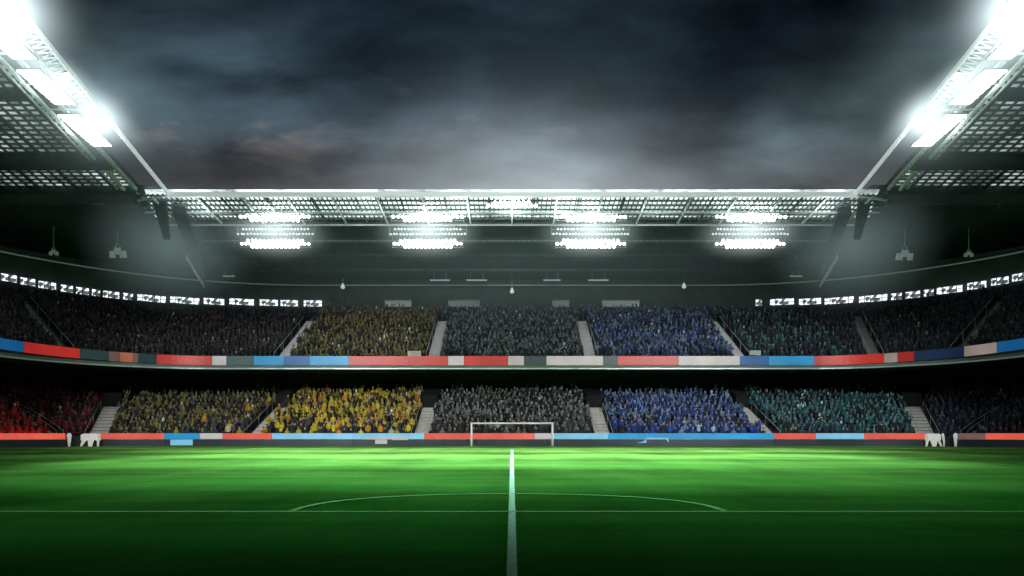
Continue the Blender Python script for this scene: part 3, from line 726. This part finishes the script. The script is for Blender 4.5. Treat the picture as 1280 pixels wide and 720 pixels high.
# light crowd figure for the mass: lofted body with head, optional raised arms
def mass_proto(arms,sit):
    v=[];f=[];c=[]   # c: 0 shirt 1 skin 2 hair 3 trousers
    hip=.48 if sit else .9
    rings=[(.0,.16,.11,0),(.30,.21,.13,0),(.46,.22,.11,0),(.52,.08,.07,0),(.56,.065,.07,1),(.64,.10,.11,1),(.74,.105,.12,1),(.80,.10,.11,2),(.86,.03,.03,2)]
    if not sit: rings=[(-.85,.14,.10,3),(-.05,.16,.12,3)]+rings
    else: rings=[(-.06,.19,.15,3)]+rings
    n=6
    for z,a,b,cc in rings:
        for k in range(n): t=2*math.pi*(k+.5)/n; v.append((a*math.cos(t),b*math.sin(t),hip+z)); c.append(cc if not (cc==1 and math.sin(t)>.4) else 2)
    for i in range(len(rings)-1):
        for k in range(n): f.append((i*n+k,i*n+(k+1)%n,(i+1)*n+(k+1)%n,(i+1)*n+k))
    def limb(p,q,r0,r1,cc0,cc1):
        p=Vector(p);q=Vector(q);d=(q-p).normalized();u=d.cross(Vector((.3,1,.2))).normalized();w=d.cross(u);b0=len(v)
        for P,R,cc in ((p,r0,cc0),(q,r1,cc1)):
            for k in range(3): t=2*math.pi*k/3; v.append(tuple(P+(u*math.cos(t)+w*math.sin(t))*R)); c.append(cc)
        for k in range(3): f.append((b0+k,b0+(k+1)%3,b0+3+(k+1)%3,b0+3+k))
        f.append((b0+3,b0+4,b0+5))
    for s in (-1,1):
        up=arms=='up' or (arms=='one' and s>0)
        if up: limb((s*.2,0,hip+.42),(s*.3,-.06,hip+.7),.06,.05,0,0); limb((s*.3,-.06,hip+.68),(s*.22,-.1,hip+1.02),.05,.045,1,1)
        elif arms=='clap': limb((s*.2,0,hip+.42),(s*.25,-.12,hip+.22),.06,.05,0,0); limb((s*.25,-.12,hip+.24),(s*.05,-.36,hip+.42),.05,.05,1,1)
        else: limb((s*.21,0,hip+.42),(s*.25,-.1,hip+.05),.065,.05,0,1)
        if sit: limb((s*.1,-.05,hip-.02),(s*.12,-.45,hip-.02),.09,.07,3,3)
    return np.array(v),f,np.array(c)
mprot=[mass_proto(a,s) for a,s in POSES]

HEAD={'blue':(.16,.24,.48),'navy':(.05,.08,.17),'teal':(.10,.30,.32),'grey':(.36,.37,.39),'yellow':(.5,.38,.06),'darkyellow':(.24,.20,.08),'red':(.5,.05,.05),'crimson':(.18,.03,.04),'dimyellow':(.3,.24,.08),'steel':(.22,.26,.32),'purple':(.14,.09,.15)}  # head tints by block: caps, and bounced light put into the skin colour
# palettes: linear rgb
def pick(pal): 
    w=np.array([p[0] for p in pal]); i=rng.choice(len(pal),p=w/w.sum()); c=np.array(pal[i][1])*rng.uniform(.7,1.25); return np.clip(c,0,.9),pal[i][2]
DK=(.018,.02,.024); CH=(.05,.055,.06)
PAL={
 'red':[(9,(.70,.018,.018),'red'),(2,(.30,.015,.015),'dark red'),(1,(.03,.02,.02),'black'),(.3,(.5,.4,.4),'white')],
 'crimson':[(7,(.26,.012,.025),'crimson'),(3,(.08,.012,.02),'maroon'),(2,DK,'black'),(.3,(.3,.2,.2),'grey')],
 'darkyellow':[(2,(.32,.22,.02),'mustard'),(6,DK,'black'),(3,CH,'charcoal'),(1,(.2,.2,.16),'grey'),(.5,(.10,.11,.04),'olive')],
 'yellow':[(5.5,(.62,.44,.015),'yellow'),(1.8,(.60,.25,.02),'orange'),(6,(.02,.015,.015),'black'),(1.2,(.06,.035,.05),'plum'),(.5,(.5,.45,.3),'cream')],
 'grey':[(4,(.03,.032,.036),'black'),(3,CH,'charcoal'),(2,(.16,.17,.18),'grey'),(.4,(.42,.43,.44),'white'),(.1,(.3,.05,.05),'red')],
 'blue':[(7,(.016,.055,.26),'blue'),(3,(.012,.02,.09),'navy'),(1.3,(.14,.22,.42),'light blue'),(1,DK,'black'),(.5,(.35,.4,.5),'white')],
 'teal':[(6,(.012,.11,.13),'teal'),(3,(.012,.035,.08),'navy'),(2,DK,'black'),(1,(.14,.26,.25),'pale green'),(1,(.03,.08,.22),'blue')],
 'navy':[(5,(.012,.02,.06),'navy'),(3,(.01,.014,.025),'black'),(1,(.03,.05,.14),'blue'),(.4,(.14,.18,.22),'grey')],
 'purple':[(5,(.02,.018,.035),'dark purple'),(4,DK,'black'),(1,(.10,.07,.10),'mauve'),(.6,(.15,.13,.14),'grey'),(.4,(.16,.05,.03),'rust')],
 'dimyellow':[(3,(.22,.17,.03),'mustard'),(4,DK,'black'),(2,CH,'charcoal'),(1,(.05,.03,.06),'plum'),(.6,(.2,.2,.18),'grey')],
 'steel':[(4,(.03,.04,.05),'charcoal'),(2,(.09,.11,.13),'grey'),(1,(.22,.25,.28),'white'),(2,(.015,.025,.05),'navy')],
}
BLOCKS=[('red','far left red block'),('crimson','crimson block'),('darkyellow','black and yellow block'),('yellow','yellow block'),('grey','grey block behind the goal'),('blue','blue block'),('teal','teal block'),('navy','navy block'),('navy','far right navy block')]
def section_low(x,y,t):
    s=1 if x>0 else -1
    if abs(x)<=level(LOW,t)[1]:
        if abs(x)<8.6: return 4
        if abs(x)<24.15: return 3 if x<0 else 5
        return 2 if x<0 else 6
    Y,X0,Rx,Ry=level(LOW,t); th=math.degrees(math.atan2((abs(x)-X0)/Rx,(y-Y+Ry)/Ry)) if y>Y-Ry else 90
    if th<28: return 2 if x<0 else 6
    d=lerp(39,53,min(t/(16*.62),1.4))
    if th<d: return 1 if x<0 else 7
    return 0 if x<0 else 8
def section_up(x,y,t):
    if abs(x)<8.1: return 'steel'
    if x>0:
        if x<23.5: return 'blue' if rng.random()<.8 else 'navy'
        return 'teal' if x<34 and rng.random()<.45 else 'navy'
    if x>-23.5: return 'dimyellow' if x>-20 or rng.random()<.75 else 'purple'
    return 'purple'
def walk(B,t,spacing):
    L=curve(B,t,'left')[::-1]; Rr=curve(B,t,'right'); P=[Vector(p) for p in L+Rr]
    out=[]; acc=rng.uniform(0,spacing)
    for a,b in zip(P,P[1:]):
        ln=(b-a).length
        while acc<ln:
            q=a.lerp(b,acc/ln); d=(b-a)/ln; out.append((q.x,q.y,math.atan2(d.y,d.x))); acc+=spacing
        acc-=ln
    return out
people=[]
for ti,(B,AIS) in enumerate(((LOW,LOW_AIS),(UPP,UPP_AIS))):
    n=int((B['T']-(2.0 if ti==0 else 2.9))/B['row'])
    for r in range(n):
        t=r*B['row']+.5; z=B['z0']+B['rake']*r*B['row']
        for (x,y,ang) in walk(B,t,.54 if ti==0 else .47):
            if y<52 or rng.random()<.05 or (ti==1 and abs(x)>27 and t>17.2): continue
            bad=False
            for a in AIS:
                if a[0]=='thL' and x>0 or a[0]=='thR' and x<0: continue
                tmax=9.8 if ti==0 else 15.8
                if t>tmax+4: continue
                p,u=aisle_pt(B,a,t); w=a[3]+(.30 if t<tmax else .35)
                if a[3]<.3 and t>11.5: continue
                if ti==1 and t>tmax: continue
                if (Vector((x,y))-p).length<w+ (0): bad=True;break
            if bad: continue
            x+=rng.normal(0,.06); y+=rng.normal(0,.07)
            pose=int(rng.choice(6,p=[.46,.22,.16,.02,.11,.03]))
            if ti==0:
                si=section_low(x,y,t); pal=BLOCKS[si][0]
                if pal=='darkyellow' and rng.random()<max(0,(x+33)/9)*.55: pal='yellow' if rng.random()<.4 else 'darkyellow'
            else: si=None; pal=section_up(x,y,t)
            c,cn=pick(PAL[pal]); dimf=1.0
            if ti==1: dimf=.60 if pal not in('purple','navy') else .30; c=c*dimf  # upper tier colours darkened to carry its weaker light
            people.append(dict(p=(x,y,z),a=ang+rng.normal(0,.25),pose=pose,c=c,cn=cn,dim=dimf,pal=pal,tier=ti,row=r,sec=si,s=rng.uniform(.92,1.06)))
inview=lambda q: abs(q['p'][0]/q['p'][1])<.655
near=sorted([q for q in people if q['tier']==0 and q['row']<3 and inview(q)],key=lambda q:math.hypot(*q['p'][:2]))[:300]
nid={id(q) for q in near}
# individuals
rows={}
for q in near: rows.setdefault((q['sec'],q['row']),[]).append(q)
def ordinal(k):
    if k<20: return ordw[k]
    tens=['','','twenty','thirty','forty','fifty','sixty','seventy','eighty','ninety']; T,U=divmod(k+1,10)
    if U==0: return {2:'twentieth',3:'thirtieth',4:'fortieth',5:'fiftieth',6:'sixtieth',7:'seventieth'}[T]
    return tens[T]+'-'+ordw[U-1]
for (sec,row),qs in rows.items():
    qs.sort(key=lambda q:q['p'][0])
    for k,q in enumerate(qs):
        o=bpy.data.objects.new('person',protos[q['pose']]); COL.objects.link(o); o.location=q['p']; o.rotation_euler=(0,0,q['a']); o.scale=(q['s'],)*3; o.color=(*q['c'],1)
        tag(o,'spectator in %s, %s row of the %s, %s from its left'%(q['cn'],['front','second','third'][row],BLOCKS[sec][1],ordinal(k)),'person','spectators in the front rows')
# the rest as one crowd
Vs=[];Fs=[];Cs=[];base=0
for q in people:
    if id(q) in nid: continue
    v,f,c=mprot[q['pose']]; a=q['a']; ca,sa=math.cos(a),math.sin(a); s=q['s']
    w=np.empty_like(v); w[:,0]=(v[:,0]*ca-v[:,1]*sa)*s+q['p'][0]; w[:,1]=(v[:,0]*sa+v[:,1]*ca)*s+q['p'][1]; w[:,2]=v[:,2]*s+q['p'][2]
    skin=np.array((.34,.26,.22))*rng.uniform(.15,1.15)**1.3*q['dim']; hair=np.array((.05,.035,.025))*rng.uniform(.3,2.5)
    if rng.random()<.12: hair=np.array(q['c'])
    if rng.random()<.06: hair=np.array((.45,.45,.45))
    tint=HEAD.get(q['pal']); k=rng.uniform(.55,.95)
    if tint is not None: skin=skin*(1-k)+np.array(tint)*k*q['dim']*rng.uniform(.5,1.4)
    if rng.random()<.02: skin=np.array((.8,.8,.8))*q['dim']; hair=skin*.9
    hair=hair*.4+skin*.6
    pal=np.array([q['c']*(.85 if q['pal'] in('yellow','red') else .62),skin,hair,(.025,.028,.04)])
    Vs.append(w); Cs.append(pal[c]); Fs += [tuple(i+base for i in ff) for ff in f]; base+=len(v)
me=bpy.data.meshes.new('crowd'); me.from_pydata(np.concatenate(Vs).tolist(),[],Fs)
ca=me.color_attributes.new('col','FLOAT_COLOR','POINT'); arr=np.ones((base,4),dtype=np.float32); arr[:,:3]=np.concatenate(Cs); ca.data.foreach_set('color',arr.ravel())
me.polygons.foreach_set('use_smooth',[True]*len(Fs))
cm=bpy.data.materials.new('crowd_clothes'); cm.use_nodes=True; n=cm.node_tree.nodes; at_=n.new('ShaderNodeAttribute'); at_.attribute_name='col'; cm.node_tree.links.new(at_.outputs['Color'],n['Principled BSDF'].inputs['Base Color']); n['Principled BSDF'].inputs['Roughness'].default_value=.8
me.materials.append(cm); o=bpy.data.objects.new('crowd',me); COL.objects.link(o); tag(o,'dense crowd of spectators filling both tiers in coloured blocks','crowd',kind='stuff')
print('PEOPLE',len(people),'verts',base)

# ------------------------------------------------------------------ haze lit by the lamps (emissive volume balls)
def haze(name,loc,rad,strength,col,power=2.0,rot=(0,0,0),label=None):
    bm=MB(); n=24; pr=[(max(.001,math.sin(math.pi*k/12)),-math.cos(math.pi*k/12)) for k in range(13)]; bm.lathe(pr,n=n)
    m=bpy.data.materials.new(name+'_volume'); m.use_nodes=True; nt=m.node_tree; nd=nt.nodes; l=nt.links; nd.clear()
    out=nd.new('ShaderNodeOutputMaterial'); pv=nd.new('ShaderNodeVolumePrincipled'); pv.inputs['Density'].default_value=0; pv.inputs['Emission Color'].default_value=(*col,1)
    tc=nd.new('ShaderNodeTexCoord'); ln=nd.new('ShaderNodeVectorMath'); ln.operation='LENGTH'; l.new(tc.outputs['Object'],ln.inputs[0])
    s=nd.new('ShaderNodeMath'); s.operation='SUBTRACT'; s.inputs[0].default_value=1.0; s.use_clamp=True; l.new(ln.outputs['Value'],s.inputs[1])
    p=nd.new('ShaderNodeMath'); p.operation='POWER'; p.inputs[1].default_value=power; l.new(s.outputs[0],p.inputs[0])
    q=nd.new('ShaderNodeMath'); q.operation='MULTIPLY'; q.inputs[1].default_value=strength; l.new(p.outputs[0],q.inputs[0]); l.new(q.outputs[0],pv.inputs['Emission Strength'])
    l.new(pv.outputs[0],out.inputs['Volume'])
    o=bm.build(name,m); o.location=loc; o.scale=rad; o.rotation_euler=rot; tag(o,label or 'soft glow of lit haze around the lamps','haze',kind='stuff'); return o
TE=(.62,.9,.88)
for s in (-1,1):
    nm='left' if s<0 else 'right'
    for y,R,st in ((59.5,5.5,1.1),(46.3,7.0,1.4),(53.8,3.0,.6)):
        x,z=inner(y); haze('haze',(s*(x+.6),y,z-.4),(R,R,R),st,(.80,.95,1.0),6.5,label='bright halo of lit haze around a lamp on the %s side roof'%nm)
    haze('haze',(s*30.6,54.5,24.9),(2.4,12,2.0),.36,(.8,.97,1.0),2.2,rot=(math.radians(-5.4),0,math.radians(s*6.4)),label='glow of lit haze along the lamp rows of the %s side roof'%nm)
    haze('haze',(s*31,56,25),(9,18,7),.012,TE,1.6,label='long veil of lit haze along the %s side roof'%nm)
    haze('haze',(s*34,80,20.0),(9,10,7.5),.020,TE,1.5,label='faint haze in the %s corner under the roof'%nm)
for px in PX4:
    haze('haze',((px-CX)/F*82,82,21.7),(7,6,3.2),.26,(.80,.97,.96),2.6,label='haze glowing around the floodlight banks of the end roof')
haze('haze',(0,84,19.5),(40,12,8),.0055,TE,1.2,label='wide veil of haze under the end roof')

# ------------------------------------------------------------------ world: night sky with clouds lit from below
w=bpy.data.worlds.new('World'); scn.world=w; w.use_nodes=True; nt=w.node_tree; n=nt.nodes; l=nt.links; n.clear()
out=n.new('ShaderNodeOutputWorld'); bg=n.new('ShaderNodeBackground'); l.new(bg.outputs[0],out.inputs[0]); bg.inputs[1].default_value=1
sky=n.new('ShaderNodeTexSky'); sky.sky_type='NISHITA'; sky.sun_disc=False; sky.sun_elevation=math.radians(-4); sky.sun_rotation=math.radians(200)
tc=n.new('ShaderNodeTexCoord'); sp=n.new('ShaderNodeSeparateXYZ'); l.new(tc.outputs['Generated'],sp.inputs[0])
def mth(op,a,b=0,clamp=False):
    q=n.new('ShaderNodeMath'); q.operation=op; q.use_clamp=clamp
    for i,v in enumerate((a,b)):
        if isinstance(v,(int,float)): q.inputs[i].default_value=v
        else: l.new(v,q.inputs[i])
    return q.outputs[0]
yy=mth('MAXIMUM',sp.outputs['Y'],.15); U=mth('DIVIDE',sp.outputs['X'],yy); Vv=mth('DIVIDE',sp.outputs['Z'],yy)
def gauss(u0,v0,su,sv,rot=0):
    du=mth('SUBTRACT',U,u0); dv=mth('SUBTRACT',Vv,v0); c,s=math.cos(rot),math.sin(rot)
    a=mth('ADD',mth('MULTIPLY',du,c),mth('MULTIPLY',dv,s)); b=mth('ADD',mth('MULTIPLY',du,-s),mth('MULTIPLY',dv,c))
    a=mth('DIVIDE',a,su); b=mth('DIVIDE',b,sv)
    e=mth('MULTIPLY',mth('ADD',mth('MULTIPLY',a,a),mth('MULTIPLY',b,b)),-1)
    return mth('POWER',2.718,e)
cb=n.new('ShaderNodeCombineXYZ'); l.new(mth('MULTIPLY',U,1.0),cb.inputs[0]); l.new(mth('MULTIPLY',Vv,2.4),cb.inputs[1])
def nz(scale,det,dist,off,rough=.55):
    mp=n.new('ShaderNodeMapping'); mp.inputs['Location'].default_value=off; l.new(cb.outputs[0],mp.inputs[0])
    t=n.new('ShaderNodeTexNoise'); t.inputs['Scale'].default_value=scale; t.inputs['Detail'].default_value=det; t.inputs['Distortion'].default_value=dist; t.inputs['Roughness'].default_value=rough; l.new(mp.outputs[0],t.inputs['Vector']); return t.outputs['Fac']
def scaled(col,fac):
    v=n.new('ShaderNodeVectorMath'); v.operation='SCALE'; v.inputs[0].default_value=col; l.new(fac,v.inputs['Scale']); return v.outputs[0]
def vadd(a,b):
    v=n.new('ShaderNodeVectorMath'); v.operation='ADD'; l.new(a,v.inputs[0]); l.new(b,v.inputs[1]); return v.outputs[0]
cl=n.new('ShaderNodeMapRange'); cl.inputs['From Min'].default_value=.36; cl.inputs['From Max'].default_value=.66; cl.inputs['To Min'].default_value=.22; cl.inputs['To Max'].default_value=1.5; l.new(nz(2.0,7,.15,(3.1,1.7,0)),cl.inputs['Value'])
cl2=n.new('ShaderNodeMapRange'); cl2.inputs['From Min'].default_value=.35; cl2.inputs['From Max'].default_value=.68; cl2.inputs['To Min'].default_value=.3; cl2.inputs['To Max'].default_value=1.65; l.new(nz(5.0,8,.25,(7.3,.7,0),.5),cl2.inputs['Value'])
C=mth('MULTIPLY',cl.outputs[0],cl2.outputs[0])
Cs_=mth('ADD',mth('MULTIPLY',C,.7),.3)
base=scaled((.0065,.011,.018),C)
low=mth('MULTIPLY',gauss(-.15,.25,.9,.10),Cs_)
tot=vadd(base,scaled((.088,.072,.067),low))
ctr=mth('MULTIPLY',gauss(0.01,.25,.155,.11),mth('ADD',mth('MULTIPLY',C,.25),.75))
tot=vadd(tot,scaled((.50,.58,.62),ctr))
tot=vadd(tot,scaled((.013,.028,.038),mth('MULTIPLY',gauss(-.08,.40,.22,.16,math.radians(20)),Cs_)))
tot=vadd(tot,scaled((.020,.036,.046),mth('MULTIPLY',gauss(.09,.45,.10,.25,math.radians(-12)),Cs_)))     # shaft to the top right of centre
tot=vadd(tot,scaled((.026,.046,.056),mth('MULTIPLY',gauss(-.42,.45,.22,.11,math.radians(-20)),Cs_)))
tot=vadd(tot,scaled((.05,.080,.088),mth('MULTIPLY',gauss(.40,.40,.26,.06,math.radians(32)),Cs_)))
tot=vadd(tot,scaled((.045,.05,.055),mth('MULTIPLY',gauss(.42,.31,.18,.045,math.radians(14)),Cs_)))
wisp=n.new('ShaderNodeMapRange'); wisp.inputs['From Min'].default_value=.52; wisp.inputs['From Max'].default_value=.72; l.new(nz(8.0,7,.3,(1.7,4.2,0),.55),wisp.inputs['Value'])
tot=vadd(tot,scaled((.17,.12,.10),mth('MULTIPLY',wisp.outputs[0],gauss(-.36,.385,.16,.035,math.radians(-6)))))
tot=vadd(tot,scaled((.10,.105,.11),mth('MULTIPLY',wisp.outputs[0],gauss(-.02,.40,.13,.03,math.radians(-8)))))
sk=n.new('ShaderNodeVectorMath'); sk.operation='SCALE'; l.new(sky.outputs[0],sk.inputs[0]); sk.inputs['Scale'].default_value=.01
tot=vadd(tot,sk.outputs[0])
l.new(tot,bg.inputs[0])

# ------------------------------------------------------------------ camera
cam=bpy.data.cameras.new('camera'); co=bpy.data.objects.new('camera',cam); COL.objects.link(co); scn.camera=co
co.location=(0,0,EYE); co.rotation_euler=(math.pi/2,0,0); cam.sensor_width=36; cam.lens=36*F/1280; cam.shift_y=(HOR-360)/1280; cam.clip_end=3000; cam.clip_start=.05
scn.view_settings.view_transform='Standard'; scn.view_settings.look='None'; scn.view_settings.exposure=0
scn.cycles.max_bounces=5; scn.cycles.diffuse_bounces=2; scn.cycles.glossy_bounces=2; scn.cycles.transparent_max_bounces=16; scn.cycles.volume_bounces=0
scn.cycles.volume_step_rate=1.6; scn.cycles.volume_max_steps=64; scn.cycles.sample_clamp_indirect=4; scn.cycles.use_denoising=True
